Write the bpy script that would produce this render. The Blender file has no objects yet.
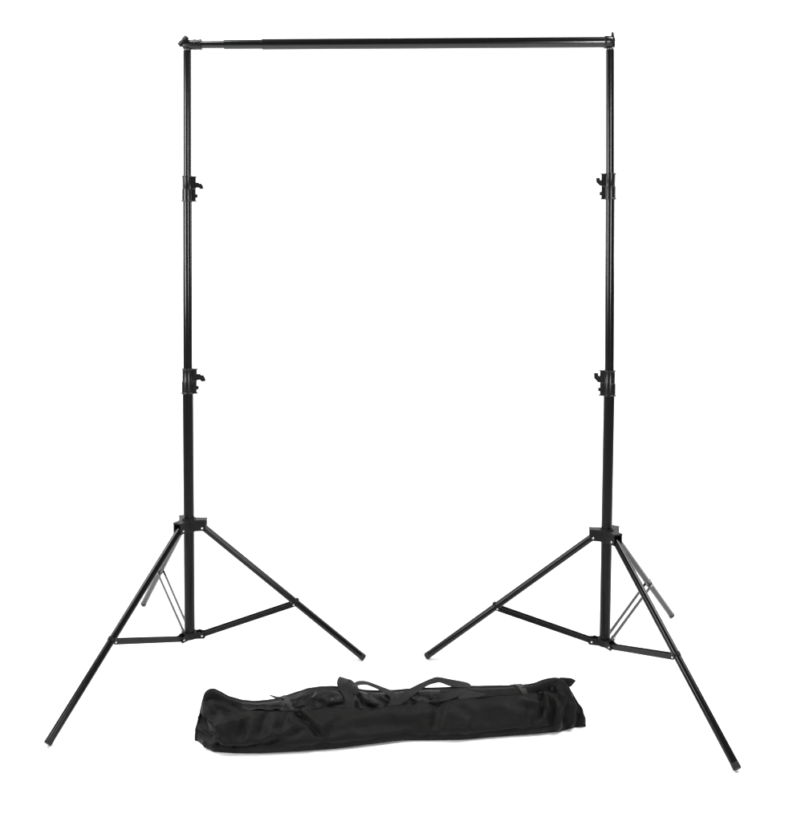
import bpy, bmesh, math, random
from mathutils import Vector, Matrix, noise
from mathutils.bvhtree import BVHTree

# ------------------------------------------------------------------ measured data (metres)
CAM_F, CAM_H, CAM_PITCH, CAM_SHIFT, CAM_ROLL = 1.085963, 1.35640, 0.032962, -0.143065, 0.006549
STANDS = [
    dict(pole=[(-0.7056, 2.9080, 2.1015), (-0.7060, 2.9080, 1.6213), (-0.7052, 2.9080, 0.9729), (-0.7022, 2.9080, 0.4819), (-0.7003, 2.9080, 0.1036)],
         legs=[((-0.9777, 2.3898, 0.0092), 0.557), ((-0.1044, 2.9409, 0.0092), 0.569), ((-1.0069, 3.4122, 0.0092), 0.554)]),
    dict(pole=[(0.6946, 2.8473, 2.0998), (0.7015, 2.8473, 1.6331), (0.7081, 2.8473, 0.9834), (0.7089, 2.8473, 0.4740), (0.7054, 2.8473, 0.1152)],
         legs=[((0.9321, 2.2896, 0.0092), 0.549), ((0.1109, 2.9556, 0.0092), 0.569), ((1.0856, 3.3314, 0.0092), 0.571)]),
]
BAR_A, BAR_B = (-0.7033, 2.9080, 2.1019), (0.6939, 2.8473, 2.1037)
BAR_T = [-0.0120, 0.0170, 0.0330, 0.0870, 0.1785, 0.9885, 1.0055]
BAG_O, BAG_E = (-0.5084, 2.3686), (0.9909, 0.1343)
BAG_STATIONS = [
    (-0.0535, 0.0651, 0.0050, 0.0255, 0.0100, 0.0257, 0.0150, 0.0010),
    (-0.0472, 0.0651, 0.0090, 0.0507, 0.0167, 0.0525, 0.0244, 0.0023),
    (-0.0375, 0.0505, 0.0145, 0.0870, 0.0259, 0.0958, 0.0372, 0.0040),
    (-0.0333, 0.0442, 0.0169, 0.0989, 0.0298, 0.1132, 0.0427, 0.0075),
    (-0.0278, 0.0359, 0.0200, 0.1143, 0.0350, 0.1360, 0.0500, 0.0120),
    (-0.0185, 0.0233, 0.0275, 0.1207, 0.0500, 0.1431, 0.0725, 0.0200),
    (-0.0129, 0.0163, 0.0320, 0.1243, 0.0590, 0.1435, 0.0860, 0.0226),
    (-0.0123, 0.0155, 0.0325, 0.1247, 0.0600, 0.1436, 0.0875, 0.0229),
    (-0.0092, 0.0116, 0.0350, 0.1255, 0.0650, 0.1439, 0.0950, 0.0243),
    (0.0028, -0.0007, 0.0450, 0.1271, 0.0850, 0.1386, 0.1250, 0.0300),
    (0.0067, -0.0016, 0.0453, 0.1265, 0.0858, 0.1365, 0.1269, 0.0304),
    (0.0223, -0.0054, 0.0463, 0.1242, 0.0889, 0.1284, 0.1345, 0.0318),
    (0.0248, -0.0060, 0.0465, 0.1239, 0.0894, 0.1268, 0.1358, 0.0321),
    (0.0279, -0.0067, 0.0467, 0.1234, 0.0900, 0.1249, 0.1373, 0.0324),
    (0.0419, -0.0101, 0.0476, 0.1176, 0.0928, 0.1164, 0.1441, 0.0337),
    (0.0430, -0.0104, 0.0477, 0.1171, 0.0930, 0.1160, 0.1446, 0.0338),
    (0.0474, -0.0114, 0.0480, 0.1152, 0.0939, 0.1143, 0.1468, 0.0342),
    (0.0611, -0.0147, 0.0489, 0.1065, 0.0966, 0.1092, 0.1535, 0.0325),
    (0.0614, -0.0148, 0.0489, 0.1063, 0.0967, 0.1091, 0.1536, 0.0324),
    (0.0670, -0.0158, 0.0493, 0.1026, 0.0978, 0.1072, 0.1552, 0.0298),
    (0.0791, -0.0173, 0.0500, 0.0958, 0.1001, 0.1027, 0.1558, 0.0241),
    (0.0808, -0.0175, 0.0500, 0.0949, 0.1002, 0.1021, 0.1559, 0.0233),
    (0.0836, -0.0179, 0.0500, 0.0935, 0.1003, 0.1017, 0.1561, 0.0220),
    (0.0974, -0.0196, 0.0500, 0.0937, 0.1012, 0.0997, 0.1568, 0.0202),
    (0.1112, -0.0213, 0.0500, 0.0940, 0.1020, 0.0976, 0.1576, 0.0184),
    (0.1154, -0.0218, 0.0500, 0.0941, 0.1023, 0.0978, 0.1578, 0.0179),
    (0.1334, -0.0240, 0.0500, 0.0944, 0.1033, 0.0987, 0.1588, 0.0156),
    (0.1472, -0.0245, 0.0500, 0.0940, 0.1042, 0.0988, 0.1596, 0.0138),
    (0.1514, -0.0246, 0.0500, 0.0939, 0.1044, 0.0992, 0.1598, 0.0132),
    (0.1610, -0.0249, 0.0500, 0.0936, 0.1050, 0.1002, 0.1604, 0.0120),
    (0.1694, -0.0252, 0.0500, 0.0934, 0.1055, 0.1010, 0.1608, 0.0125),
    (0.1876, -0.0258, 0.0500, 0.0929, 0.1066, 0.1029, 0.1619, 0.0135),
    (0.1887, -0.0258, 0.0500, 0.0928, 0.1067, 0.1030, 0.1619, 0.0135),
    (0.2057, -0.0264, 0.0500, 0.0924, 0.1077, 0.1076, 0.1629, 0.0145),
    (0.2238, -0.0270, 0.0500, 0.0919, 0.1088, 0.1126, 0.1639, 0.0155),
    (0.2277, -0.0271, 0.0500, 0.0918, 0.1090, 0.1136, 0.1641, 0.0157),
    (0.2332, -0.0273, 0.0500, 0.0916, 0.1093, 0.1153, 0.1644, 0.0160),
    (0.2419, -0.0276, 0.0500, 0.0922, 0.1099, 0.1178, 0.1649, 0.0168),
    (0.2601, -0.0276, 0.0500, 0.0930, 0.1100, 0.1232, 0.1649, 0.0184),
    (0.2668, -0.0276, 0.0500, 0.0933, 0.1100, 0.1252, 0.1648, 0.0190),
    (0.2786, -0.0275, 0.0500, 0.0939, 0.1100, 0.1259, 0.1647, 0.0200),
    (0.2969, -0.0274, 0.0500, 0.0947, 0.1100, 0.1270, 0.1645, 0.0217),
    (0.3005, -0.0274, 0.0500, 0.0949, 0.1100, 0.1272, 0.1645, 0.0220),
    (0.3033, -0.0274, 0.0500, 0.0950, 0.1100, 0.1271, 0.1645, 0.0220),
    (0.3151, -0.0273, 0.0500, 0.0947, 0.1100, 0.1269, 0.1644, 0.0220),
    (0.3333, -0.0272, 0.0500, 0.0942, 0.1100, 0.1266, 0.1642, 0.0220),
    (0.3455, -0.0268, 0.0500, 0.0937, 0.1100, 0.1262, 0.1641, 0.0220),
    (0.3518, -0.0262, 0.0500, 0.0932, 0.1100, 0.1252, 0.1640, 0.0220),
    (0.3628, -0.0250, 0.0500, 0.0923, 0.1100, 0.1234, 0.1640, 0.0220),
    (0.3709, -0.0242, 0.0500, 0.0911, 0.1100, 0.1220, 0.1639, 0.0220),
    (0.3859, -0.0226, 0.0500, 0.0887, 0.1100, 0.1196, 0.1638, 0.0220),
    (0.3896, -0.0222, 0.0500, 0.0881, 0.1100, 0.1187, 0.1637, 0.0220),
    (0.4003, -0.0211, 0.0500, 0.0864, 0.1100, 0.1164, 0.1636, 0.0220),
    (0.4084, -0.0202, 0.0500, 0.0851, 0.1100, 0.1147, 0.1636, 0.0220),
    (0.4089, -0.0202, 0.0500, 0.0850, 0.1100, 0.1145, 0.1636, 0.0220),
    (0.4271, -0.0183, 0.0500, 0.0820, 0.1100, 0.1087, 0.1634, 0.0220),
    (0.4378, -0.0171, 0.0500, 0.0803, 0.1100, 0.1052, 0.1633, 0.0220),
    (0.4459, -0.0163, 0.0500, 0.0789, 0.1100, 0.1038, 0.1632, 0.0220),
    (0.4638, -0.0144, 0.0500, 0.0760, 0.1100, 0.1006, 0.1631, 0.0220),
    (0.4649, -0.0143, 0.0500, 0.0760, 0.1100, 0.1004, 0.1631, 0.0220),
    (0.4724, -0.0135, 0.0500, 0.0763, 0.1100, 0.0991, 0.1630, 0.0220),
    (0.4837, -0.0123, 0.0500, 0.0768, 0.1100, 0.0983, 0.1629, 0.0214),
    (0.5013, -0.0105, 0.0500, 0.0774, 0.1100, 0.0971, 0.1628, 0.0205),
    (0.5024, -0.0104, 0.0500, 0.0776, 0.1100, 0.0971, 0.1627, 0.0204),
    (0.5214, -0.0093, 0.0500, 0.0807, 0.1100, 0.0963, 0.1626, 0.0195),
    (0.5246, -0.0091, 0.0500, 0.0812, 0.1100, 0.0961, 0.1626, 0.0193),
    (0.5305, -0.0088, 0.0500, 0.0814, 0.1100, 0.0959, 0.1625, 0.0190),
    (0.5404, -0.0082, 0.0500, 0.0816, 0.1100, 0.0957, 0.1624, 0.0185),
    (0.5594, -0.0097, 0.0500, 0.0835, 0.1100, 0.0967, 0.1623, 0.0175),
    (0.5736, -0.0115, 0.0500, 0.0853, 0.1100, 0.0977, 0.1621, 0.0168),
    (0.5779, -0.0120, 0.0500, 0.0855, 0.1100, 0.0980, 0.1621, 0.0165),
    (0.5793, -0.0122, 0.0500, 0.0856, 0.1100, 0.0981, 0.1621, 0.0164),
    (0.5965, -0.0143, 0.0500, 0.0866, 0.1100, 0.0989, 0.1619, 0.0158),
    (0.6151, -0.0166, 0.0500, 0.0877, 0.1100, 0.0998, 0.1618, 0.0153),
    (0.6337, -0.0184, 0.0500, 0.0886, 0.1100, 0.1004, 0.1616, 0.0148),
    (0.6481, -0.0198, 0.0500, 0.0892, 0.1100, 0.1009, 0.1615, 0.0144),
    (0.6527, -0.0202, 0.0500, 0.0897, 0.1100, 0.1010, 0.1614, 0.0143),
    (0.6682, -0.0217, 0.0500, 0.0914, 0.1100, 0.1015, 0.1613, 0.0139),
    (0.6714, -0.0220, 0.0500, 0.0917, 0.1100, 0.1017, 0.1613, 0.0138),
    (0.6901, -0.0238, 0.0500, 0.0937, 0.1100, 0.1024, 0.1611, 0.0133),
    (0.6970, -0.0244, 0.0500, 0.0945, 0.1100, 0.1027, 0.1610, 0.0132),
    (0.7088, -0.0256, 0.0500, 0.0955, 0.1100, 0.1032, 0.1609, 0.0128),
    (0.7281, -0.0251, 0.0500, 0.0959, 0.1100, 0.1029, 0.1608, 0.0124),
    (0.7442, -0.0244, 0.0500, 0.0961, 0.1100, 0.1024, 0.1607, 0.0119),
    (0.7478, -0.0243, 0.0500, 0.0962, 0.1100, 0.1021, 0.1606, 0.0119),
    (0.7672, -0.0235, 0.0500, 0.0964, 0.1100, 0.1005, 0.1605, 0.0114),
    (0.7740, -0.0232, 0.0500, 0.0965, 0.1100, 0.1000, 0.1604, 0.0112),
    (0.7866, -0.0226, 0.0500, 0.0969, 0.1100, 0.0989, 0.1603, 0.0109),
    (0.7919, -0.0224, 0.0500, 0.0970, 0.1100, 0.0985, 0.1603, 0.0107),
    (0.8060, -0.0224, 0.0500, 0.0977, 0.1100, 0.0981, 0.1601, 0.0104),
    (0.8219, -0.0223, 0.0500, 0.0985, 0.1100, 0.0976, 0.1600, 0.0100),
    (0.8255, -0.0223, 0.0500, 0.0985, 0.1096, 0.0977, 0.1594, 0.0100),
    (0.8452, -0.0222, 0.0500, 0.0983, 0.1071, 0.0984, 0.1561, 0.0100),
    (0.8647, -0.0222, 0.0500, 0.0981, 0.1046, 0.0991, 0.1529, 0.0100),
    (0.8818, -0.0221, 0.0500, 0.0979, 0.1025, 0.0997, 0.1500, 0.0100),
    (0.8842, -0.0221, 0.0500, 0.0978, 0.1022, 0.0998, 0.1496, 0.0100),
    (0.8908, -0.0221, 0.0500, 0.0978, 0.1014, 0.1002, 0.1485, 0.0100),
    (0.9037, -0.0220, 0.0500, 0.0975, 0.0998, 0.1010, 0.1464, 0.0119),
    (0.9231, -0.0220, 0.0500, 0.0970, 0.0973, 0.1022, 0.1431, 0.0211),
    (0.9357, -0.0219, 0.0500, 0.0968, 0.0958, 0.1030, 0.1410, 0.0271),
    (0.9417, -0.0219, 0.0500, 0.0966, 0.0950, 0.1048, 0.1400, 0.0300),
    (0.9429, -0.0219, 0.0498, 0.0967, 0.0944, 0.1053, 0.1391, 0.0300),
    (0.9540, -0.0213, 0.0475, 0.0977, 0.0887, 0.1103, 0.1313, 0.0300),
    (0.9630, -0.0208, 0.0457, 0.0985, 0.0842, 0.1154, 0.1249, 0.0300),
    (0.9725, -0.0202, 0.0438, 0.0993, 0.0794, 0.1208, 0.1181, 0.0300),
    (0.9756, -0.0201, 0.0431, 0.0996, 0.0778, 0.1223, 0.1159, 0.0300),
    (0.9830, -0.0197, 0.0416, 0.1048, 0.0741, 0.1259, 0.1107, 0.0223),
    (0.9879, -0.0194, 0.0406, 0.1083, 0.0716, 0.1283, 0.1072, 0.0172),
    (0.9910, -0.0192, 0.0400, 0.1104, 0.0700, 0.1292, 0.1050, 0.0140),
    (1.0030, -0.0186, 0.0356, 0.1249, 0.0615, 0.1340, 0.0928, 0.0084),
    (1.0034, -0.0186, 0.0355, 0.1253, 0.0613, 0.1341, 0.0925, 0.0083),
    (1.0068, -0.0173, 0.0344, 0.1271, 0.0591, 0.1348, 0.0894, 0.0069),
    (1.0208, -0.0124, 0.0299, 0.1347, 0.0503, 0.1335, 0.0769, 0.0036),
    (1.0243, -0.0111, 0.0287, 0.1323, 0.0481, 0.1332, 0.0737, 0.0033),
    (1.0257, -0.0106, 0.0283, 0.1314, 0.0473, 0.1322, 0.0725, 0.0032),
    (1.0382, -0.0062, 0.0243, 0.1229, 0.0394, 0.1228, 0.0612, 0.0024),
    (1.0452, -0.0037, 0.0220, 0.1087, 0.0350, 0.1082, 0.0550, 0.0020),
    (1.0486, -0.0025, 0.0207, 0.1045, 0.0331, 0.1043, 0.0521, 0.0019),
    (1.0556, -0.0000, 0.0182, 0.0961, 0.0294, 0.0964, 0.0464, 0.0018),
    (1.0698, 0.0008, 0.0126, 0.0691, 0.0209, 0.0694, 0.0334, 0.0015),
    (1.0714, 0.0009, 0.0120, 0.0661, 0.0200, 0.0664, 0.0320, 0.0014),
    (1.0808, 0.0014, 0.0090, 0.0456, 0.0150, 0.0469, 0.0230, 0.0012),
    (1.0901, 0.0018, 0.0060, 0.0237, 0.0100, 0.0261, 0.0140, 0.0010),
]
BAG_FOLDS = [
    (0.2360, 0.1155, 0.2612, 0.0887, 0.0112, -0.0050, 0),
    (0.2500, 0.1091, 0.2949, 0.0471, 0.0084, -0.0060, 0),
    (0.2444, 0.1207, 0.3061, 0.0632, 0.0112, 0.0040, 0),
    (0.3005, 0.0636, 0.3286, 0.0842, 0.0169, 0.0030, 0),
    (-0.0185, 0.0547, 0.0279, 0.0424, 0.0085, 0.0050, 1),
    (-0.0278, 0.0572, 0.0112, 0.0497, 0.0114, -0.0060, 0),
    (-0.0407, 0.0592, 0.0084, 0.1139, 0.0114, -0.0040, 0),
    (-0.0185, 0.1027, 0.0000, 0.0854, 0.0085, 0.0050, 1),
    (0.0056, 0.0746, 0.0446, 0.0854, 0.0140, 0.0050, 0),
    (0.0446, 0.0854, 0.1389, 0.1199, 0.0140, 0.0040, 0),
    (0.0279, 0.0424, 0.0112, 0.0217, 0.0084, -0.0040, 0),
    (-0.0215, 0.0189, -0.0154, 0.0030, 0.0057, 0.0040, 1),
    (0.0056, 0.0172, 0.0670, 0.0154, 0.0056, -0.0050, 1),
    (0.0670, 0.0154, 0.1721, 0.0344, 0.0061, -0.0050, 1),
    (0.1721, 0.0344, 0.2444, 0.0589, 0.0112, -0.0040, 0),
    (0.0780, 0.0279, 0.2166, 0.0575, 0.0140, 0.0040, 0),
    (0.1777, 0.1125, 0.1610, 0.0490, 0.0112, 0.0040, 0),
    (0.1500, 0.1082, 0.1278, 0.0447, 0.0112, -0.0035, 0),
    (0.2054, 0.1085, 0.1943, 0.0585, 0.0112, -0.0030, 0),
    (0.1195, 0.1006, 0.1002, 0.0447, 0.0112, 0.0030, 0),
    (0.0946, 0.0950, 0.0725, 0.0391, 0.0112, -0.0030, 0),
    (0.2193, 0.1022, 0.2332, 0.0679, 0.0084, 0.0035, 0),
    (0.3570, 0.0929, 0.3061, 0.0237, 0.0198, -0.0030, 0),
    (0.3916, 0.0832, 0.3859, 0.0385, 0.0227, 0.0030, 0),
    (0.4147, 0.0862, 0.5305, 0.0848, 0.0142, 0.0025, 0),
    (0.3714, 0.0488, 0.5879, 0.0489, 0.0198, -0.0022, 0),
    (0.2444, 0.0337, 0.4724, 0.0308, 0.0168, 0.0025, 0),
    (0.2724, 0.0149, 0.5879, 0.0173, 0.0070, -0.0030, 0),
    (0.6481, 0.1060, 0.6280, 0.0372, 0.0144, -0.0050, 0),
    (0.6711, 0.0942, 0.6567, 0.0311, 0.0173, 0.0035, 0),
    (0.6051, 0.1007, 0.5879, 0.0489, 0.0173, 0.0025, 0),
    (0.7085, 0.0995, 0.7442, 0.0505, 0.0144, -0.0030, 0),
    (0.7323, 0.0688, 0.7085, 0.0245, 0.0173, 0.0025, 0),
    (0.5305, 0.0675, 0.6165, 0.0835, 0.0144, 0.0025, 0),
    (0.5879, 0.0115, 0.8219, 0.0168, 0.0058, -0.0030, 1),
    (0.8219, 0.0168, 0.9910, 0.0217, 0.0058, -0.0035, 1),
    (0.9571, 0.1170, 0.9448, 0.0538, 0.0073, -0.0060, 0),
    (0.9725, 0.1186, 0.9694, 0.0750, 0.0073, 0.0060, 0),
    (0.9694, 0.0750, 0.9540, 0.0442, 0.0088, 0.0040, 0),
    (0.9849, 0.0970, 0.9787, 0.0331, 0.0073, -0.0050, 0),
    (1.0003, 0.0839, 0.9941, 0.0141, 0.0088, 0.0050, 0),
    (0.8908, 0.1069, 0.9448, 0.0918, 0.0087, 0.0040, 0),
    (0.9117, 0.0939, 0.9297, 0.0373, 0.0117, -0.0035, 0),
    (0.9448, 0.0918, 0.9237, 0.0552, 0.0117, 0.0030, 0),
    (1.0277, 0.0897, 1.0208, 0.0206, 0.0074, -0.0040, 0),
    (1.0138, 0.1106, 1.0452, 0.0678, 0.0088, 0.0040, 0),
    (1.0486, 0.0728, 1.0417, 0.0154, 0.0074, 0.0040, 0),
    (1.0651, 0.0466, 1.0619, 0.0053, 0.0059, -0.0040, 0),
    (1.0714, 0.0638, 1.0808, 0.0154, 0.0059, 0.0030, 0),
    (0.8219, 0.0938, 0.8818, 0.0580, 0.0203, 0.0025, 0),
    (0.7621, 0.1039, 0.7919, 0.0406, 0.0231, -0.0025, 0),
    (-0.0375, 0.0787, -0.0185, 0.0406, 0.0063, -0.0050, 0),
    (-0.0215, 0.1123, -0.0062, 0.0818, 0.0071, 0.0040, 0),
    (-0.0407, 0.0278, 0.0056, 0.0438, 0.0063, -0.0050, 0),
    (0.0028, 0.0436, 0.0446, 0.0267, 0.0084, 0.0040, 0),
    (0.0112, 0.1309, 0.0558, 0.1112, 0.0084, -0.0035, 0),
    (0.0558, 0.1112, 0.0391, 0.0711, 0.0112, 0.0030, 0),
    (0.9910, 0.1317, 1.0103, 0.0938, 0.0065, -0.0040, 0),
    (1.0347, 0.1235, 1.0521, 0.0779, 0.0059, 0.0035, 0),
    (1.0034, 0.0602, 1.0312, 0.0062, 0.0065, -0.0035, 0),
    (0.9664, 0.0635, 0.9787, 0.0097, 0.0088, -0.0030, 0),
    (1.0588, 0.0887, 1.0745, 0.0457, 0.0053, -0.0030, 0),
    (0.2556, 0.1481, 0.2837, 0.1660, 0.0056, -0.0050, 0),
    (0.2444, 0.1235, 0.2949, 0.1540, 0.0056, -0.0040, 0),
    (0.2893, 0.1600, 0.3230, 0.1466, 0.0084, 0.0040, 0),
    (0.3005, 0.1424, 0.3398, 0.1569, 0.0070, -0.0040, 0),
    (0.3286, 0.1406, 0.3686, 0.1453, 0.0071, 0.0040, 0),
    (0.4089, 0.1607, 0.4205, 0.1196, 0.0085, -0.0040, 0),
    (0.4263, 0.1531, 0.4666, 0.1144, 0.0085, 0.0050, 0),
    (0.4493, 0.1449, 0.4955, 0.1254, 0.0071, -0.0040, 0),
    (0.4839, 0.1381, 0.5129, 0.1151, 0.0072, 0.0040, 0),
    (0.0946, 0.1397, 0.2054, 0.1309, 0.0045, -0.0040, 0),
    (0.1057, 0.1285, 0.2110, 0.1250, 0.0042, 0.0030, 0),
    (0.5451, 0.1294, 0.6165, 0.1266, 0.0072, 0.0040, 0),
    (0.5822, 0.1410, 0.6337, 0.1206, 0.0072, -0.0040, 0),
    (0.5421, 0.1412, 0.5765, 0.1180, 0.0072, -0.0030, 0),
]
HANDLE_LEFT = [
    ((-0.1431, 2.4584, 0.0738), (-0.1128, 2.4626, 0.0703)),
    ((-0.1439, 2.4705, 0.0882), (-0.1149, 2.4744, 0.0864)),
    ((-0.1473, 2.4781, 0.1051), (-0.1183, 2.4820, 0.1063)),
    ((-0.1579, 2.4827, 0.1236), (-0.1288, 2.4846, 0.1317)),
    ((-0.1671, 2.4875, 0.1375), (-0.1355, 2.4877, 0.1450)),
    ((-0.1655, 2.4978, 0.1489), (-0.1340, 2.4980, 0.1460)),
    ((-0.1583, 2.5089, 0.1502), (-0.1331, 2.5082, 0.1432)),
    ((-0.1440, 2.4936, 0.1421), (-0.1244, 2.5114, 0.1381)),
    ((-0.1256, 2.4810, 0.1246), (-0.1091, 2.5034, 0.1271)),
]
HANDLE_LOOP = [
    ((-0.1286, 2.4826, 0.1149), (-0.1053, 2.4858, 0.1104)),
    ((-0.1245, 2.4872, 0.1320), (-0.1026, 2.4902, 0.1232)),
    ((-0.1209, 2.5018, 0.1323), (-0.1074, 2.4986, 0.1274)),
    ((-0.1086, 2.5237, 0.1301), (-0.1020, 2.5094, 0.1257)),
    ((-0.0836, 2.5321, 0.1262), (-0.0830, 2.5170, 0.1233)),
    ((-0.0566, 2.5307, 0.1180), (-0.0608, 2.5201, 0.1141)),
    ((-0.0296, 2.5243, 0.1110), (-0.0353, 2.5134, 0.1049)),
    ((-0.0057, 2.5174, 0.1049), (-0.0189, 2.5055, 0.0999)),
    ((0.0062, 2.5089, 0.0966), (-0.0099, 2.4987, 0.0881)),
    ((-0.0025, 2.4977, 0.0842), (-0.0201, 2.4902, 0.0789)),
    ((-0.0171, 2.4907, 0.0698), (-0.0288, 2.4860, 0.0691)),
]
HANDLE_RIGHT = [
    ((-0.0229, 2.4798, 0.0739), (0.0035, 2.4833, 0.0707)),
    ((-0.0025, 2.4957, 0.0867), (0.0211, 2.4948, 0.0768)),
    ((0.0269, 2.5138, 0.1018), (0.0418, 2.5077, 0.0854)),
    ((0.0569, 2.5309, 0.1107), (0.0671, 2.5192, 0.0979)),
    ((0.0901, 2.5455, 0.1196), (0.0988, 2.5366, 0.1112)),
    ((0.1144, 2.5539, 0.1261), (0.1261, 2.5454, 0.1157)),
    ((0.1327, 2.5584, 0.1281), (0.1397, 2.5472, 0.1161)),
    ((0.1691, 2.5613, 0.1199), (0.1652, 2.5456, 0.1073)),
    ((0.1994, 2.5614, 0.1145), (0.1907, 2.5440, 0.1015)),
    ((0.2218, 2.5583, 0.1112), (0.2100, 2.5416, 0.0986)),
    ((0.2316, 2.5496, 0.1073), (0.2263, 2.5388, 0.1025)),
    ((0.2213, 2.5341, 0.1054), (0.2089, 2.5263, 0.0977)),
    ((0.1847, 2.5230, 0.1043), (0.1815, 2.5166, 0.0819)),
    ((0.1487, 2.5161, 0.1005), (0.1469, 2.5078, 0.0782)),
    ((0.1307, 2.5117, 0.0945), (0.1365, 2.5064, 0.0762)),
]
HANDLE_TAIL = [
    ((0.1941, 2.5283, 0.1002), (0.1902, 2.5137, 0.0788)),
    ((0.2152, 2.5312, 0.0989), (0.2082, 2.5161, 0.0798)),
    ((0.2362, 2.5320, 0.0956), (0.2293, 2.5200, 0.0810)),
    ((0.2572, 2.5318, 0.0898), (0.2521, 2.5251, 0.0816)),
    ((0.2720, 2.5308, 0.0843), (0.2703, 2.5286, 0.0824)),
]
SEAM_TAB = [
    ((0.5025, 2.5681, 0.1243), (0.4977, 2.5574, 0.1077)),
    ((0.5187, 2.5582, 0.1286), (0.5127, 2.5493, 0.1087)),
    ((0.5328, 2.5460, 0.1327), (0.5215, 2.5404, 0.1086)),
    ((0.5442, 2.5374, 0.1296), (0.5294, 2.5354, 0.1129)),
]
TIE_LEFT = [
    ((-0.3650, 2.4889, 0.1053), (-0.3638, 2.4871, 0.1033)),
    ((-0.3494, 2.4910, 0.0999), (-0.3517, 2.4867, 0.0970)),
    ((-0.3313, 2.4874, 0.0974), (-0.3380, 2.4825, 0.0933)),
    ((-0.3125, 2.4779, 0.0946), (-0.3220, 2.4726, 0.0895)),
    ((-0.2978, 2.4657, 0.0902), (-0.3096, 2.4601, 0.0860)),
    ((-0.2859, 2.4512, 0.0860), (-0.3004, 2.4472, 0.0833)),
    ((-0.2761, 2.4364, 0.0814), (-0.2914, 2.4343, 0.0795)),
]
TIE_RIGHT = [
    ((0.3510, 2.5980, 0.0815), (0.3712, 2.6008, 0.0822)),
    ((0.3567, 2.5847, 0.0921), (0.3785, 2.5876, 0.0918)),
    ((0.3690, 2.5631, 0.0914), (0.3890, 2.5659, 0.0921)),
    ((0.3789, 2.5473, 0.0877), (0.3979, 2.5499, 0.0878)),
    ((0.3848, 2.5360, 0.0855), (0.4034, 2.5385, 0.0856)),
    ((0.3878, 2.5263, 0.0843), (0.4046, 2.5286, 0.0839)),
]

scene = bpy.context.scene
COL = scene.collection
V = Vector
PI = math.pi

# ------------------------------------------------------------------ materials
def new_mat(name):
    m = bpy.data.materials.new(name); m.use_nodes = True
    nt = m.node_tree
    return m, nt, nt.nodes['Principled BSDF']

def paint(name, col, rough, rvar=.06, bump=0.0, scale=60, spec=.5, metallic=0.0, dust=0.0):
    m, nt, b = new_mat(name)
    b.inputs['Base Color'].default_value = (*col, 1)
    b.inputs['Specular IOR Level'].default_value = spec
    b.inputs['Metallic'].default_value = metallic
    tc = nt.nodes.new('ShaderNodeTexCoord')
    n = nt.nodes.new('ShaderNodeTexNoise'); n.inputs['Scale'].default_value = scale; n.inputs['Detail'].default_value = 1
    nt.links.new(tc.outputs['Object'], n.inputs['Vector'])
    r = nt.nodes.new('ShaderNodeMapRange')
    r.inputs['To Min'].default_value = rough - rvar; r.inputs['To Max'].default_value = rough + rvar
    nt.links.new(n.outputs['Fac'], r.inputs['Value']); nt.links.new(r.outputs['Result'], b.inputs['Roughness'])
    if dust:
        cr = nt.nodes.new('ShaderNodeMapRange'); cr.inputs['From Min'].default_value = .45; cr.inputs['From Max'].default_value = .8
        nt.links.new(n.outputs['Fac'], cr.inputs['Value'])
        mx = nt.nodes.new('ShaderNodeMix'); mx.data_type = 'RGBA'
        mx.inputs[6].default_value = (*col, 1); mx.inputs[7].default_value = (col[0]+dust, col[1]+dust, col[2]+dust, 1)
        nt.links.new(cr.outputs['Result'], mx.inputs[0]); nt.links.new(mx.outputs[2], b.inputs['Base Color'])
    if bump:
        bp = nt.nodes.new('ShaderNodeBump'); bp.inputs['Strength'].default_value = bump; bp.inputs['Distance'].default_value = .001
        n2 = nt.nodes.new('ShaderNodeTexNoise'); n2.inputs['Scale'].default_value = 900
        nt.links.new(tc.outputs['Object'], n2.inputs['Vector'])
        nt.links.new(n2.outputs['Fac'], bp.inputs['Height']); nt.links.new(bp.outputs['Normal'], b.inputs['Normal'])
    return m

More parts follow.
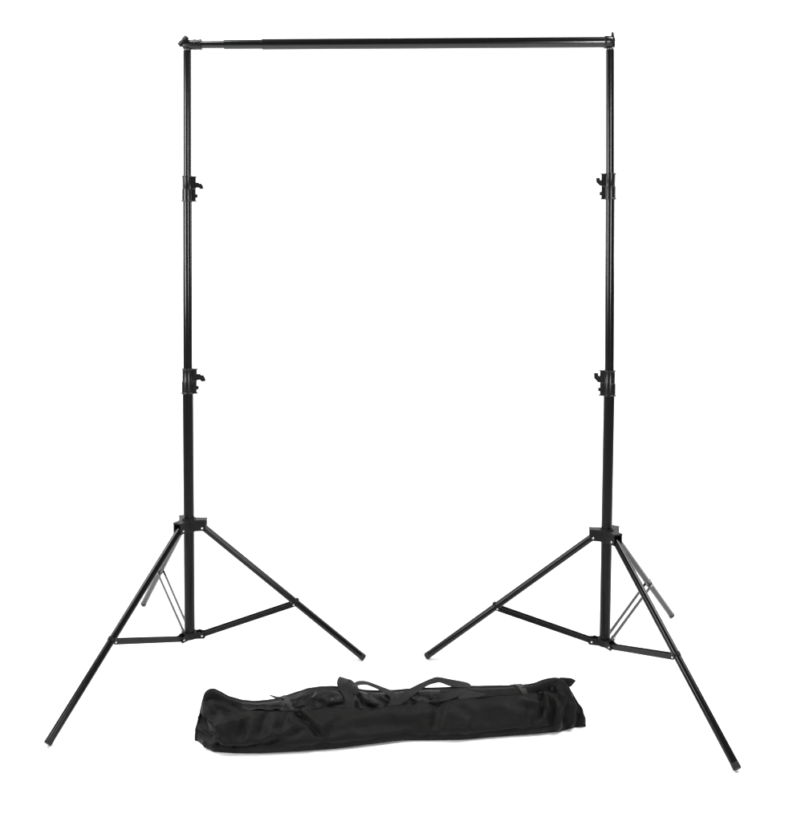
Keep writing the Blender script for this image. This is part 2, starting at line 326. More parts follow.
def fabric(name, col, rough, weave=1500, spec=.35, sheen=.15, wave_bump=.25):
    m, nt, b = new_mat(name)
    b.inputs['Roughness'].default_value = rough
    b.inputs['Specular IOR Level'].default_value = spec
    b.inputs['Sheen Weight'].default_value = sheen
    b.inputs['Sheen Roughness'].default_value = .5
    tc = nt.nodes.new('ShaderNodeTexCoord')
    n = nt.nodes.new('ShaderNodeTexNoise'); n.inputs['Scale'].default_value = 9; n.inputs['Detail'].default_value = 5
    nt.links.new(tc.outputs['Object'], n.inputs['Vector'])
    mx = nt.nodes.new('ShaderNodeMix'); mx.data_type = 'RGBA'
    mx.inputs[6].default_value = (col[0]*.75, col[1]*.75, col[2]*.75, 1)
    mx.inputs[7].default_value = (col[0]*1.28, col[1]*1.28, col[2]*1.28, 1)
    nt.links.new(n.outputs['Fac'], mx.inputs[0]); nt.links.new(mx.outputs[2], b.inputs['Base Color'])
    # weave: two crossed waves
    w1 = nt.nodes.new('ShaderNodeTexWave'); w1.bands_direction = 'X'; w1.inputs['Scale'].default_value = weave/6.28; w1.inputs['Distortion'].default_value = .6
    w2 = nt.nodes.new('ShaderNodeTexWave'); w2.bands_direction = 'Z'; w2.inputs['Scale'].default_value = weave/6.28; w2.inputs['Distortion'].default_value = .6
    for w in (w1, w2): nt.links.new(tc.outputs['Object'], w.inputs['Vector'])
    ad = nt.nodes.new('ShaderNodeMath'); ad.operation = 'ADD'
    nt.links.new(w1.outputs['Fac'], ad.inputs[0]); nt.links.new(w2.outputs['Fac'], ad.inputs[1])
    b1 = nt.nodes.new('ShaderNodeBump'); b1.inputs['Strength'].default_value = wave_bump; b1.inputs['Distance'].default_value = .0003
    nt.links.new(ad.outputs[0], b1.inputs['Height'])
    n3 = nt.nodes.new('ShaderNodeTexNoise'); n3.inputs['Scale'].default_value = 55; n3.inputs['Detail'].default_value = 6; n3.inputs['Distortion'].default_value = .8
    nt.links.new(tc.outputs['Object'], n3.inputs['Vector'])
    b2 = nt.nodes.new('ShaderNodeBump'); b2.inputs['Strength'].default_value = .4; b2.inputs['Distance'].default_value = .004
    nt.links.new(n3.outputs['Fac'], b2.inputs['Height']); nt.links.new(b1.outputs['Normal'], b2.inputs['Normal'])
    nt.links.new(b2.outputs['Normal'], b.inputs['Normal'])
    return m

M_TUBE = paint('black_gloss_enamel', (.004, .0041, .0045), .17, .012, scale=25, spec=.42)
M_LEG = paint('black_leg_enamel', (.004, .0041, .0045), .16, .012, scale=25, spec=.20)
M_BASE = paint('black_satin_enamel', (.0035, .0036, .0039), .30, .02, scale=25, bump=.05, spec=.13)
M_BAR = paint('black_bar_enamel', (.004, .0041, .0042), .17, .012, scale=20, spec=.5)
M_CAST = paint('black_cast_plastic', (.0055, .0056, .006), .45, .08, bump=.25, spec=.12)
M_CLAMP = paint('black_gloss_plastic', (.0045, .0046, .005), .26, .05, spec=.35)
M_BRACE = paint('black_brace_enamel', (.005, .0051, .0054), .38, .06, bump=.1, spec=.13)
M_RUBBER = paint('black_rubber', (.007, .007, .007), .6, .08, bump=.3, spec=.25)
M_SPIGOT = paint('dull_steel', (.16, .16, .165), .38, .05, metallic=1.0, scale=100)
M_STEEL = paint('zinc_steel', (.55, .55, .56), .28, .08, metallic=1.0, scale=200)
M_NYLON = fabric('black_nylon_cloth', (.0052, .0048, .0046), .54, spec=.075, sheen=.015)
M_LINING = fabric('black_coated_lining', (.0034, .0035, .0035), .36, spec=.19, sheen=.0)
M_WEB = fabric('black_webbing', (.0155, .0155, .0150), .62, weave=2600, spec=.12, sheen=.03, wave_bump=.6)
M_TIE = fabric('grey_black_tape', (.026, .026, .025), .62, weave=2600, spec=.12, sheen=.03, wave_bump=.6)
def white_paper():
    m, nt, b = new_mat('white_seamless_paper')
    b.inputs['Roughness'].default_value = .9; b.inputs['Specular IOR Level'].default_value = .1
    tc = nt.nodes.new('ShaderNodeTexCoord'); n = nt.nodes.new('ShaderNodeTexNoise'); n.inputs['Scale'].default_value = 3
    nt.links.new(tc.outputs['Object'], n.inputs['Vector'])
    mx = nt.nodes.new('ShaderNodeMix'); mx.data_type = 'RGBA'
    mx.inputs[6].default_value = (.90, .90, .90, 1); mx.inputs[7].default_value = (.92, .92, .92, 1)
    nt.links.new(n.outputs['Fac'], mx.inputs[0]); nt.links.new(mx.outputs[2], b.inputs['Base Color'])
    return m
M_PAPER = white_paper()

# ------------------------------------------------------------------ helpers
def link_mesh(name, bm, mat, parent=None, origin=None, bevel=0, sharp=35, smooth=True):
    """bmesh in world coordinates -> one object whose origin is `origin`"""
    bmesh.ops.recalc_face_normals(bm, faces=bm.faces)
    me = bpy.data.meshes.new(name)
    if origin is not None:
        bmesh.ops.translate(bm, verts=bm.verts, vec=-V(origin))
    bm.to_mesh(me); bm.free()
    for m in (mat if isinstance(mat, (list, tuple)) else [mat]): me.materials.append(m)
    if smooth:
        me.polygons.foreach_set('use_smooth', [True]*len(me.polygons))
        me.set_sharp_from_angle(angle=math.radians(sharp))
    o = bpy.data.objects.new(name, me); COL.objects.link(o)
    if parent is not None:
        o.parent = parent
        po = V(parent.get('_o', (0, 0, 0)))
        if origin is not None: o.location = V(origin) - po
        o['_o'] = list(V(origin)) if origin is not None else list(po)
    elif origin is not None:
        o.location = V(origin); o['_o'] = list(V(origin))
    if bevel:
        bv = o.modifiers.new('Bevel', 'BEVEL'); bv.width = bevel; bv.segments = 2; bv.limit_method = 'ANGLE'; bv.angle_limit = math.radians(40)
        bv.harden_normals = False
    return o

def thing(name, label, cat, loc, group=None):
    o = bpy.data.objects.new(name, None); COL.objects.link(o)
    o.empty_display_size = .1
    o.location = loc; o['_o'] = list(loc)
    o['label'] = label; o['category'] = cat
    if group: o['group'] = group
    return o

def part(name, bm, mat, parent, **k):
    return link_mesh(name, bm, mat, parent, origin=V(parent['_o']), **k)

def frame_from(d, ref=V((0, 0, 1))):
    d = d.normalized()
    if abs(d.dot(ref)) > .99: ref = V((1, 0, 0))
    x = ref.cross(d).normalized(); y = d.cross(x)
    return x, y, d

def add_lathe(bm, a, d, prof, seg=40):
    """revolve prof [(r, t)] about axis from a along d; r may be 0 at the ends"""
    x, y, z = frame_from(d)
    rings = []
    for r, t in prof:
        c = a + z*t
        if r <= 1e-7: rings.append([bm.verts.new(c)])
        else: rings.append([bm.verts.new(c + (x*math.cos(2*PI*i/seg) + y*math.sin(2*PI*i/seg))*r) for i in range(seg)])
    for A, B in zip(rings, rings[1:]):
        for i in range(seg):
            j = (i+1) % seg
            if len(A) == 1 and len(B) == 1: continue
            if len(A) == 1: bm.faces.new((A[0], B[i], B[j]))
            elif len(B) == 1: bm.faces.new((A[i], A[j], B[0]))
            else: bm.faces.new((A[i], A[j], B[j], B[i]))

def add_rod(bm, a, b, r, seg=40, ch=.0008):
    L = (b-a).length; ch = min(ch, r*.4, L*.3)
    add_lathe(bm, a, b-a, [(0, 0), (r-ch, 0), (r, ch), (r, L-ch), (r-ch, L), (0, L)], seg)

def add_hollow(bm, a, b, r, wall, seg=40):
    L = (b-a).length
    add_lathe(bm, a, b-a, [(r-wall, .0), (r-.0006, 0), (r, .0006), (r, L-.0006), (r-.0006, L), (r-wall, L), (r-wall, L*.5), (r-wall, 0)], seg)

def add_prism(bm, pts, d):
    """closed polygon of 3D points swept by vector d"""
    A = [bm.verts.new(p) for p in pts]; B = [bm.verts.new(p+d) for p in pts]
    n = len(A)
    bm.faces.new(A); bm.faces.new(B[::-1])
    for i in range(n):
        j = (i+1) % n
        bm.faces.new((A[i], A[j], B[j], B[i]))

def add_block(bm, c, ax, ay, az, sx, sy, sz):
    """box centred c with axes and full sizes"""
    pts = [c + ax*(sx/2*a) + ay*(sy/2*b) - az*(sz/2) for a, b in ((-1, -1), (1, -1), (1, 1), (-1, 1))]
    add_prism(bm, pts, az*sz)

def add_strip(bm, a, b, side, w, t, nseg=8):
    """flat bar from a to b with round ends; side = direction of thickness"""
    d = (b-a).normalized(); side = (side - d*side.dot(d)).normalized(); up = side.cross(d)
    pts = []
    for i in range(nseg+1):
        an = -PI/2 + PI*i/nseg
        pts.append(b + d*(math.cos(an)*w/2) + up*(math.sin(an)*w/2))
    for i in range(nseg+1):
        an = PI/2 + PI*i/nseg
        pts.append(a + d*(math.cos(an)*w/2) + up*(math.sin(an)*w/2))
    add_prism(bm, [p - side*(t/2) for p in pts], side*t)

def add_rivet(bm, c, d, r=.0034, hh=.0018):
    add_lathe(bm, c, d, [(0, -.0015), (r*.98, -.0015), (r, 0), (r*.86, hh*.6), (r*.5, hh*.95), (0, hh)], 16)

def catmull(pts, n):
    out = []
    m = len(pts)
    for i in range(n):
        t = i/(n-1)*(m-1); k = min(int(t), m-2); f = t-k
        p0, p1, p2, p3 = pts[max(k-1, 0)], pts[k], pts[k+1], pts[min(k+2, m-1)]
        out.append(tuple(.5*((2*b) + (-a+c)*f + (2*a-5*b+4*c-d)*f*f + (-a+3*b-3*c+d)*f**3) for a, b, c, d in zip(p0, p1, p2, p3)))
    return out

def star_walls(bm, c, angs, rad, half, wall, z0, z1):
    """webs running from one arm's flank round the core to the next arm's flank"""
    angs = sorted(angs)
    for i in range(3):
        a0, a1 = angs[i], angs[(i+1) % 3]
        if i == 2: a1 += 2*PI
        d0 = V((math.cos(a0), math.sin(a0), 0)); n0 = V((-d0.y, d0.x, 0))
        d1 = V((math.cos(a1), math.sin(a1), 0)); n1 = V((d1.y, -d1.x, 0))
        am = (a0+a1)/2; dm = V((math.cos(am), math.sin(am), 0))
        ctrl = [d0*rad + n0*half, d0*(rad*.72) + n0*half, d0*(rad*.46) + n0*(half*1.12), dm*.0235, d1*(rad*.46) + n1*(half*1.12), d1*(rad*.72) + n1*half, d1*rad + n1*half]
        P = [V((*p, 0)) for p in catmull([(q.x, q.y) for q in ctrl], 25)]
        inn = []
        for k in range(25):
            t = (P[min(k+1, 24)] - P[max(k-1, 0)]).normalized()
            nrm = V((-t.y, t.x, 0))          # towards the core side
            if nrm.dot(dm) > 0: nrm = -nrm
            inn.append(P[k] + nrm*wall)
        rings = []
        for p, q in zip(P, inn):
            b = V((c.x, c.y, 0))
            rings.append([bm.verts.new(b + p + V((0, 0, z0))), bm.verts.new(b + p + V((0, 0, z1))),
                          bm.verts.new(b + q + V((0, 0, z1))), bm.verts.new(b + q + V((0, 0, z0)))])
        for A, B in zip(rings, rings[1:]):
            for k in range(4):
                bm.faces.new((A[k], A[(k+1) % 4], B[(k+1) % 4], B[k]))
        bm.faces.new(rings[0]); bm.faces.new(rings[-1][::-1])

def star_plate(bm, c, angs, rad, half, z0, z1):
    angs = sorted(angs); out = []
    for i in range(3):
        a0, a1 = angs[i], angs[(i+1) % 3]
        if i == 2: a1 += 2*PI
        d0 = V((math.cos(a0), math.sin(a0), 0)); n0 = V((-d0.y, d0.x, 0))
        d1 = V((math.cos(a1), math.sin(a1), 0)); n1 = V((d1.y, -d1.x, 0))
        am = (a0+a1)/2; dm = V((math.cos(am), math.sin(am), 0))
        ctrl = [d0*rad + n0*half, d0*(rad*.72) + n0*half, d0*(rad*.46) + n0*(half*1.12), dm*.0237, d1*(rad*.46) + n1*(half*1.12), d1*(rad*.72) + n1*half, d1*rad + n1*half]
        out += [V((c.x+p[0], c.y+p[1], z0)) for p in catmull([(q.x, q.y) for q in ctrl], 21)]
    top = [bm.verts.new(p + V((0, 0, z1-z0))) for p in out]; bot = [bm.verts.new(p) for p in out]
    ct = bm.verts.new(V((c.x, c.y, z1))); cb = bm.verts.new(V((c.x, c.y, z0)))
    n = len(out)
    for i in range(n):
        j = (i+1) % n
        bm.faces.new((top[i], top[j], ct)); bm.faces.new((bot[j], bot[i], cb)); bm.faces.new((bot[i], bot[j], top[j], top[i]))

# ------------------------------------------------------------------ clamp collar with wing knob
KNOB_DOWN = [(0, .010), (.013, .0105), (.0135, .0065), (.0225, .006), (.0275, -.002), (.0305, -.0125), (.0195, -.0155), (.0155, -.0125), (.011, -.0085), (0, -.0105)]
KNOB_UP = [(0, .010), (.0065, .0085), (.0085, .019), (.0215, .0185), (.0205, .002), (.011, -.008), (.008, -.0115), (0, -.0115)]

def clamp_collar(root, c, zc, sx, r_up, r_lo, knob, knob_rise):
    """two-tier plastic collar; ear and knob on the sx side"""
    c = V((c.x, c.y, zc)); up = V((0, 0, 1))
    bm = bmesh.new()
    lo, mid, hi = c - up*.043, c - up*.0005, c + up*.043
    add_lathe(bm, lo, up, [(0, 0), (r_lo+.0028, 0), (r_lo+.0034, .0008), (r_lo+.0034, .0032), (r_lo+.0006, .0045), (r_lo+.0004, .0405), (r_lo, .0425), (0, .0425)], 48)
    add_lathe(bm, mid, up, [(0, 0), (r_up+.0005, 0), (r_up, .001), (r_up, .0385), (r_up+.0028, .0398), (r_up+.003, .0425), (r_up+.0024, .0432), (0, .0432)], 48)
    out = V((sx, .1 if sx > 0 else .27, 0)).normalized(); sd = V((-out.y, out.x, 0))
    for z0, z1, ext in ((-.0405, -.0002, .0118), (.0008, .0405, .0125)):
        add_block(bm, c + out*(r_lo*.5 + (r_lo*.5+ext)*.5 - .002) + up*((z0+z1)/2), out, sd, up, r_lo*.5+ext, .019, z1-z0)
    add_block(bm, c + out*(r_lo*.6 + .007) + up*.0412, out, sd, up, r_lo*.9+.012, .022, .0022)
    add_block(bm, c + out*(r_lo*.6 + .007) - up*.0412, out, sd, up, r_lo*.9+.012, .022, .0024)
    o = part('clamp_collar', bm, M_CLAMP, root, bevel=.0008)
    ear = r_lo + .0088
    bm = bmesh.new()
    base = c + out*ear + up*knob_rise
    add_prism(bm, [base + out*a + up*b - sd*.0055 for a, b in knob], sd*.011)
    add_rod(bm, base - out*.004, base + out*.005, .0085, 20)
    part('clamp_knob', bm, M_CAST, o, bevel=.0014)
    bm = bmesh.new()
    b0 = c + out*ear - up*.023
    add_lathe(bm, b0 - out*.003, out, [(0, 0), (.0055, 0), (.0055, .0045), (.0062, .005), (.0062, .0085), (.0045, .0102), (0, .0104)], 18)
    part('clamp_bolt', bm, M_CAST, o)
    return o

# ------------------------------------------------------------------ light stand
def light_stand(spec, label, sx, knobs):
    pole = [V(p) for p in spec['pole']]       # top, upper clamp, lower clamp, hub, sliding collar
    top, uc, lc, hub, col = pole
    root = thing('light_stand', label, 'light stand', (col.x, col.y, 0), 'tripod stands holding the crossbar')
    up = V((0, 0, 1))
    foot = col - up*.012
    bm = bmesh.new(); add_rod(bm, foot, lc, .0176, 48); part('lower_tube', bm, M_BASE, root)
    bm = bmesh.new(); add_rod(bm, lc - up*.03, uc, .0149, 48); part('middle_tube', bm, M_TUBE, root)
    pt = top - up*(.0198 if sx > 0 else .0216)
    bm = bmesh.new(); add_rod(bm, uc - up*.03, pt, .0136, 48); part('upper_tube', bm, M_TUBE, root)
    bm = bmesh.new()
    add_lathe(bm, pt - up*.004, up, [(0, 0), (.0124, 0), (.0124, .0085), (.0110, .0095), (.0078, .0100), (.0078, .034), (.0068, .035), (0, .035)], 32)
    part('spigot', bm, M_SPIGOT, root)
    clamp_collar(root, uc, uc.z, sx, .0166, .0178, [(a*.88, b*.85) for a, b in knobs], .013)
    clamp_collar(root, lc, lc.z, sx, .0182, .0198, knobs, .013)
    # hub crown
    legs = [(V(f), t) for f, t in spec['legs']]
    angs = [math.atan2(f.y-hub.y, f.x-hub.x) for f, t in legs]
    bm = bmesh.new()
    star_walls(bm, hub, angs, .0585, .0165, .0034, hub.z-.0185, hub.z+.0150)
    star_plate(bm, hub, angs, .0597, .0172, hub.z+.0145, hub.z+.0195)
    add_lathe(bm, hub - up*.0225, up, [(.0168, 0), (.0225, 0), (.0232, .001), (.0232, .0445), (.0222, .0455), (.0168, .0455), (.0168, 0)], 40)
    crown = part('hub_crown', bm, M_CAST, root, bevel=.002)
    # sliding collar
    bm = bmesh.new()
    star_walls(bm, col, angs, .050, .0140, .003, col.z-.0115, col.z+.0085)
    star_plate(bm, col, angs, .040, .0132, col.z-.0105, col.z-.0065)
    add_lathe(bm, col - up*.0135, up, [(0, 0), (.0215, 0), (.0225, .001), (.0225, .021), (.0215, .022), (.0176, .022), (.0176, .015), (0, .015)], 40)
    for a in angs:      # lug ears standing above the collar
        d = V((math.cos(a), math.sin(a), 0)); s = V((-d.y, d.x, 0))
        for q in (-1, 1):
            add_strip(bm, V((col.x, col.y, col.z+.003)) + d*.031 + s*(q*.0128), V((col.x, col.y, col.z-.003)) + d*.047 + s*(q*.0128), s, .017, .0030)
    slide = part('sliding_collar', bm, M_CAST, root, bevel=.0008)
    def rivet(parent, *a):
        bm = bmesh.new(); add_rivet(bm, *a); part('rivet', bm, M_STEEL, parent)
    for (F, t), a in zip(legs, angs):
        d = V((math.cos(a), math.sin(a), 0)); s = V((-d.y, d.x, 0))
        T = V((hub.x, hub.y, hub.z-.008)) + d*.047
        ax = (F-T).normalized()
        nrm = s.cross(ax).normalized()
        if nrm.z > 0: nrm = -nrm                    # underside of the leg
        cap = .016
        bm = bmesh.new(); add_rod(bm, T - ax*.007, F - ax*(cap-.002), .0117, 40)
        leg = part('leg', bm, M_LEG, root)
        bm = bmesh.new()
        add_lathe(bm, F - ax*cap, ax, [(.0116, 0), (.0119, .0003), (.0119, .0148), (.0112, .0160), (0, .0164)], 32)
        part('foot_cap', bm, M_RUBBER, leg)
        for q in (-1, 1):
            rivet(crown, T + s*(q*.0172), s*q, .0040, .0022)
        J0 = T + (F-T)*t
        J = J0 + nrm*.0070
        # bracket hugging the leg
        bm = bmesh.new()
        add_lathe(bm, J0 - ax*.005, ax, [(.0114, 0), (.0124, 0), (.0127, .0005), (.0127, .0095), (.0124, .010), (.0114, .010), (.0114, 0)], 32)
        add_block(bm, J0 - nrm*.0128, ax, s, nrm, .011, .009, .005)
        br = part('leg_bracket', bm, M_CAST, leg)
        I = V((col.x, col.y, col.z-.001)) + d*.042
        for q in (-1, 1):
            bm = bmesh.new()
            add_strip(bm, I + s*(q*.0098), J + s*(q*.0118), s, .0150, .0022)
            bar = part('brace', bm, M_BRACE, root, bevel=.0005)
            rivet(leg, J + s*(q*.0129), s*q, .0036, .0018)
            rivet(slide, I + s*(q*.0144) + d*.002, s*q, .0036, .0018)
    return root

light_stand(STANDS[0], 'black tripod light stand with downturned clamp knobs, under the thin end of the crossbar', 1, KNOB_DOWN)
light_stand(STANDS[1], 'black tripod light stand with upturned clamp knobs, under the thick end of the crossbar', -1, KNOB_UP)

# ------------------------------------------------------------------ crossbar
A, B = V(BAR_A), V(BAR_B)
D = B - A; ax = D.normalized()
at = lambda t: A + D*t
bar = thing('crossbar', 'black telescopic crossbar lying across the tops of both stands, stepping thinner at one end', 'crossbar', A)
t0, t1, t2, t3, t4, t5, t6 = BAR_T
bm = bmesh.new(); add_rod(bm, at(t1), at(t3) + ax*.02, .0119, 48); part('thin_tube', bm, M_BAR, bar)
bm = bmesh.new(); add_rod(bm, at(t3), at(t4) + ax*.02, .0150, 48); part('middle_tube', bm, M_BAR, bar)
bm = bmesh.new(); add_rod(bm, at(t4), at(t5) + ax*.004, .0174, 56, ch=.0012); part('thick_tube', bm, M_BAR, bar)
def wing_nut(parent, c, axis, long, n, th, ln, wd):
    axis = axis.normalized(); long = (long - axis*long.dot(axis)).normalized(); w = axis.cross(long)
    bm = bmesh.new()
    add_lathe(bm, c - axis*.006, axis, [(0, 0), (.0080, 0), (.0085, .001), (.0075, .011), (.0055, .0125), (0, .0125)], 20)
    for s in (-1, 1):
        pr = [(.004, -.006), (ln*.6, -.0052), (ln*.93, -.0036), (ln, .0005), (ln*.95, .0048), (ln*.6, .0058), (.004, .006)]
        add_prism(bm, [c + long*(s*a) + axis*(b*wd) - w*(th/2) for a, b in pr], w*th)
    part('wing_nut', bm, M_CAST, parent, bevel=.0012)
# end fittings
L = (at(t2)-at(t0)).length; m = (at(t1)-at(t0)).length
bm = bmesh.new()
add_lathe(bm, at(t0), ax, [(0, 0), (.0120, 0), (.0150, .0025), (.0162, .008), (.0166, m-.003), (.0176, m-.002), (.0176, m+.001), (.0166, m+.002), (.0164, L-.007), (.0180, L-.005), (.0180, L-.0008), (.0170, L), (0, L)], 44)
fit = part('end_fitting', bm, M_CLAMP, bar)
wing_nut(fit, at(t0) + ax*.004 + V((0, -.012, .0085)), V((-.45, -.72, .40)), V((.69, 0, .72)), 2, .0165, .0205, 1.1)
L = (at(t6)-at(t5)).length
bm = bmesh.new()
add_lathe(bm, at(t5) - ax*.004, ax, [(0, 0), (.0178, 0), (.0200, .0015), (.0205, .004), (.0205, L-.003), (.0190, L+.002), (.012, L+.004), (0, L+.004)], 44)
fit = part('end_fitting', bm, M_CLAMP, bar)
wing_nut(fit, at(t6) + ax*.002 + V((0, 0, .008)), V((1, -.1, .08)), V((0, .3, 1)), 2, .012, .0265, .75)

# ------------------------------------------------------------------ carry bag
O2, E2 = V((*BAG_O, 0)), V((*BAG_E, 0)).normalized()
N2 = V((-E2.y, E2.x, 0))
def station(u):
    S = BAG_STATIONS
    if u <= S[0][0]: return S[0]
    for a, b in zip(S, S[1:]):
        if u <= b[0]:
            f = (u-a[0])/max(b[0]-a[0], 1e-9)
            return tuple(x+(y-x)*f for x, y in zip(a, b))
    return S[-1]
def smooth_station(u):
    w = 0; acc = [0]*8
    for k, g in ((-1, .25), (0, .5), (1, .25)):
        uu = u + k*.004
        s = station(uu); acc = [x+y*g for x, y in zip(acc, s)]
    acc[0] = u
    return acc
U0, U1 = BAG_STATIONS[0][0], BAG_STATIONS[-1][0]
NS, NR = 420, 150
bm = bmesh.new()
grid = []; meta = {}
for i in range(NS):
    f = i/(NS-1)
    f = f - .35*math.sin(2*PI*f)/(2*PI)
    u = U0 + (U1-U0)*f
    _, n0, ql, zl, qt, zt, qb, gd = smooth_station(u)
    gd = min(gd*1.6, zl*.55)
    b = min(1, ql/.04)                       # less belly where the bag pinches
    mid = qt - ql
    ctrl = [(qb*.5, 0), (.012*b, 0), (.001, .0025), (-.009*b, .16*zl), (-.010*b, .34*zl), (.006*b, .62*zl), (.4*ql+.006*b, .85*zl), (ql-.002, zl*.985), (ql, zl),
            (ql+.0025*b, zl-.003*b), (ql+.004*b, zl-gd), (ql+mid*.22, zl-gd*.9), (ql+mid*.35, zl-gd*.45+.1*(zt-zl)), (ql+mid*.62, zl+.72*(zt-zl)), (qt-mid*.12, zt-.002), (qt+mid*.1, zt-.001),
            (qt+(qb-qt)*.55, zt*.76), (qb, zt*.45), (qb+.004*b, zt*.22), (qb-.006*b, .004), (qb*.85, 0), (qb*.5, 0)]
    ring = []
    P = catmull(ctrl, NR+1)[:-1]
    for j, (q, z) in enumerate(P):
        v = bm.verts.new(O2 + E2*u + N2*(n0+q) + V((0, 0, max(z, 0))))
        meta[v] = (u, .55*q + z, q, z, j/NR)
        ring.append(v)
    grid.append(ring)
lining_faces = 0
for i in range(NS-1):
    for j in range(NR):
        k = (j+1) % NR
        fc = bm.faces.new((grid[i][j], grid[i+1][j], grid[i+1][k], grid[i][k]))
        t = j/NR
        u = meta[grid[i][j]][0]
        if .45 < t < .68 and (.235 < u < .66 or .08 < u < .235): fc.material_index = 1
bm.faces.new(grid[0][::-1]); bm.faces.new(grid[-1])
bm.normal_update()
bmesh.ops.recalc_face_normals(bm, faces=bm.faces); bm.normal_update()
def sstep(a, b, x):
    x = min(1, max(0, (x-a)/(b-a))); return x*x*(3-2*x)
disp = {}
for v, (u, w, q, z, t) in meta.items():
    d = 0
    if .08 < t < .72:
        for x1, y1, x2, y2, wd, am, kd in BAG_FOLDS:
            dx, dy = x2-x1, y2-y1; l2 = dx*dx+dy*dy; l = math.sqrt(l2)
            s = ((u-x1)*dx + (w-y1)*dy)/l2
            if s < -.4 or s > 1.4: continue
            pd = ((u-x1)*dy - (w-y1)*dx)/l
            pd += .004*noise.noise(V((u*40+x1*90, w*40, 3)))
            if abs(pd) > wd*3.5: continue
            fade = sstep(-.35, .18, s)*(1-sstep(.82, 1.35, s))
            d += ((2.1 + .3*sstep(.12, .02, u)) if t < .45 else 1.15)*(1-.6*sstep(.6, .68, t))*am*fade*(math.exp(-abs(pd)/wd) if kd else math.exp(-(pd/wd)**2))
    amp = .0022 if t < .45 else .0028*(1-.6*sstep(.6, .68, t))
    d += amp*noise.fractal(V((u*14, w*26, q*10)), 1.0, 2.0, 3)
    rg = abs(noise.noise(V((u*22+w*14, w*30-u*9, 7.7))))
    d += amp*.9*(.25-rg)
    d *= sstep(0, .012, z) if t < .5 or t > .8 else 1
    disp[v] = d
for v, d in disp.items():
    v.co += v.normal*d
    v.co.z = max(v.co.z, .0004)
bag = thing('carry_bag', 'long black nylon carry bag with webbing handles lying on the floor between the two stands', 'bag', O2 + E2*.52 + N2*.08)
body = part('bag_body', bm, [M_NYLON, M_LINING], bag, sharp=80)

bvh = BVHTree.FromPolygons([v.co for v in body.data.vertices], [tuple(p.vertices) for p in body.data.polygons])
BAG_O3 = V(body.location) + bag.location
def clear(p, gap):
    q = p - BAG_O3
    loc, nr, _, dist = bvh.find_nearest(q)
    if (q-loc).dot(nr) < gap: q = loc + nr*gap
    return q + BAG_O3

def ribbon(name, rows, mat, th=.0018, n=70):
    flat = [(*a, *b) for a, b in rows]
    P = [(*clear(V(p[:3]), .0025), *clear(V(p[3:]), .0025)) for p in catmull(flat, n)]
    for _ in range(2):
        P = [P[0]] + [tuple((a+2*b+c)/4 for a, b, c in zip(P[i-1], P[i], P[i+1])) for i in range(1, n-1)] + [P[-1]]
    bm = bmesh.new(); rings = []
    for i, p in enumerate(P):
        a, b = V(p[:3]), V(p[3:])
        p2, p0 = P[min(i+1, n-1)], P[max(i-1, 0)]
        tg = ((V(p2[:3])+V(p2[3:])) - (V(p0[:3])+V(p0[3:]))).normalized()
        nr = tg.cross((b-a).normalized()).normalized()*(th/2)
        nn = [a + (b-a)*k/4 + nr*(.0) for k in range(5)]
        rings.append([bm.verts.new(x+nr) for x in nn] + [bm.verts.new(x-nr) for x in nn[::-1]])
    for A_, B_ in zip(rings, rings[1:]):
        for k in range(10):
            bm.faces.new((A_[k], A_[(k+1) % 10], B_[(k+1) % 10], B_[k]))
    bm.faces.new(rings[0][::-1]); bm.faces.new(rings[-1])
    return part(name, bm, mat, bag, sharp=50)
ribbon('handle_strap', HANDLE_LEFT, M_WEB)
ribbon('handle_strap', HANDLE_LOOP, M_WEB)
ribbon('handle_strap', HANDLE_RIGHT, M_WEB)
ribbon('handle_strap', HANDLE_TAIL, M_WEB)
ribbon('seam_tab', SEAM_TAB, M_NYLON, th=.004, n=24)
ribbon('tie_strap', TIE_LEFT, M_TIE)
ribbon('tie_strap', TIE_RIGHT, M_TIE)

# ------------------------------------------------------------------ white seamless sweep
bm = bmesh.new()
prof = [(-3.0, 0), (5.0, 0)]
for i in range(1, 17):
    a = PI/2*i/16
    prof.append((5.0 + 1.2*math.sin(a), 1.2 - 1.2*math.cos(a)))
prof.append((6.2, 5.5))
xs = [-6 + 12*i/12 for i in range(13)]
rows = [[bm.verts.new((x, y, z)) for x in xs] for y, z in prof]
for r0, r1 in zip(rows, rows[1:]):
    for i in range(12): bm.faces.new((r0[i], r0[i+1], r1[i+1], r1[i]))
sweep = link_mesh('floor', bm, M_PAPER, sharp=180)
sweep['kind'] = 'structure'; sweep['label'] = 'seamless white studio sweep, floor curving up into the background'

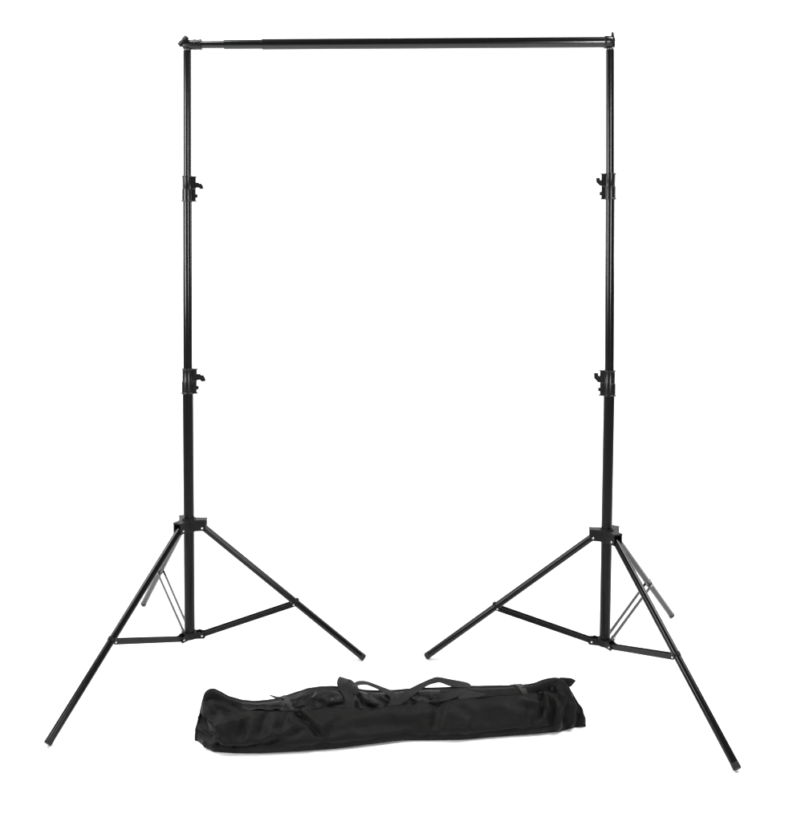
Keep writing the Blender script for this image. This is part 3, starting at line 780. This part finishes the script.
# ------------------------------------------------------------------ lights
def area(name, loc, target, sx, sy, energy, col=(1, 1, 1), spread=180):
    l = bpy.data.lights.new(name, 'AREA'); l.shape = 'RECTANGLE'; l.size = sx; l.size_y = sy; l.energy = energy; l.color = col; l.spread = math.radians(spread)
    o = bpy.data.objects.new(name, l); COL.objects.link(o)
    o.location = loc
    o.rotation_euler = (V(target)-V(loc)).to_track_quat('-Z', 'Y').to_euler()
    return o
area('softbox', (-2.05, 1.5, 1.75), (-.1, 2.7, 1.75), .4, 1.25, 52, (1, .995, .98))
area('softbox', (1.22, -.2, 1.85), (0, 2.8, 1.5), .42, 1.35, 60, (.98, .99, 1))
for q in (-1, 1):
    area('floor_fill', (q*2.5, 2.4, 4.4), (q*.1, 2.5, 0), 1.0, 2.6, 215)  # unseen pair, added to push the floor to white and thin its shadows
area('background_light', (-3.3, 4.0, 2.4), (0, 6.0, 1.2), .8, 2.2, 66)
area('background_light', (3.3, 4.0, 2.4), (0, 6.0, 1.2), .8, 2.2, 66)

w = bpy.data.worlds.new('World'); scene.world = w; w.use_nodes = True
w.node_tree.nodes['Background'].inputs[0].default_value = (.9, .95, 1, 1)
w.node_tree.nodes['Background'].inputs[1].default_value = .08

# ------------------------------------------------------------------ camera
cam = bpy.data.cameras.new('camera'); co = bpy.data.objects.new('camera', cam); COL.objects.link(co)
cam.sensor_fit = 'HORIZONTAL'; cam.sensor_width = 36; cam.lens = 36*CAM_F
cam.shift_y = CAM_SHIFT; cam.clip_start = .05; cam.clip_end = 100
cp, sp, cr, sr = math.cos(CAM_PITCH), math.sin(CAM_PITCH), math.cos(CAM_ROLL), math.sin(CAM_ROLL)
r0, u0, fw = V((1, 0, 0)), V((0, sp, cp)), V((0, cp, -sp))
rt = r0*cr + u0*sr; upv = u0*cr - r0*sr
mw = Matrix((rt, upv, -fw)).transposed().to_4x4(); mw.translation = V((0, 0, CAM_H))
co.matrix_world = mw
scene.camera = co

for o in scene.objects:
    if '_o' in o: del o['_o']
scene.view_settings.view_transform = 'Standard'
scene.view_settings.look = 'None'
scene.view_settings.exposure = 0; scene.view_settings.gamma = 1
scene.cycles.max_bounces = 10; scene.cycles.diffuse_bounces = 5
scene.cycles.use_denoising = True
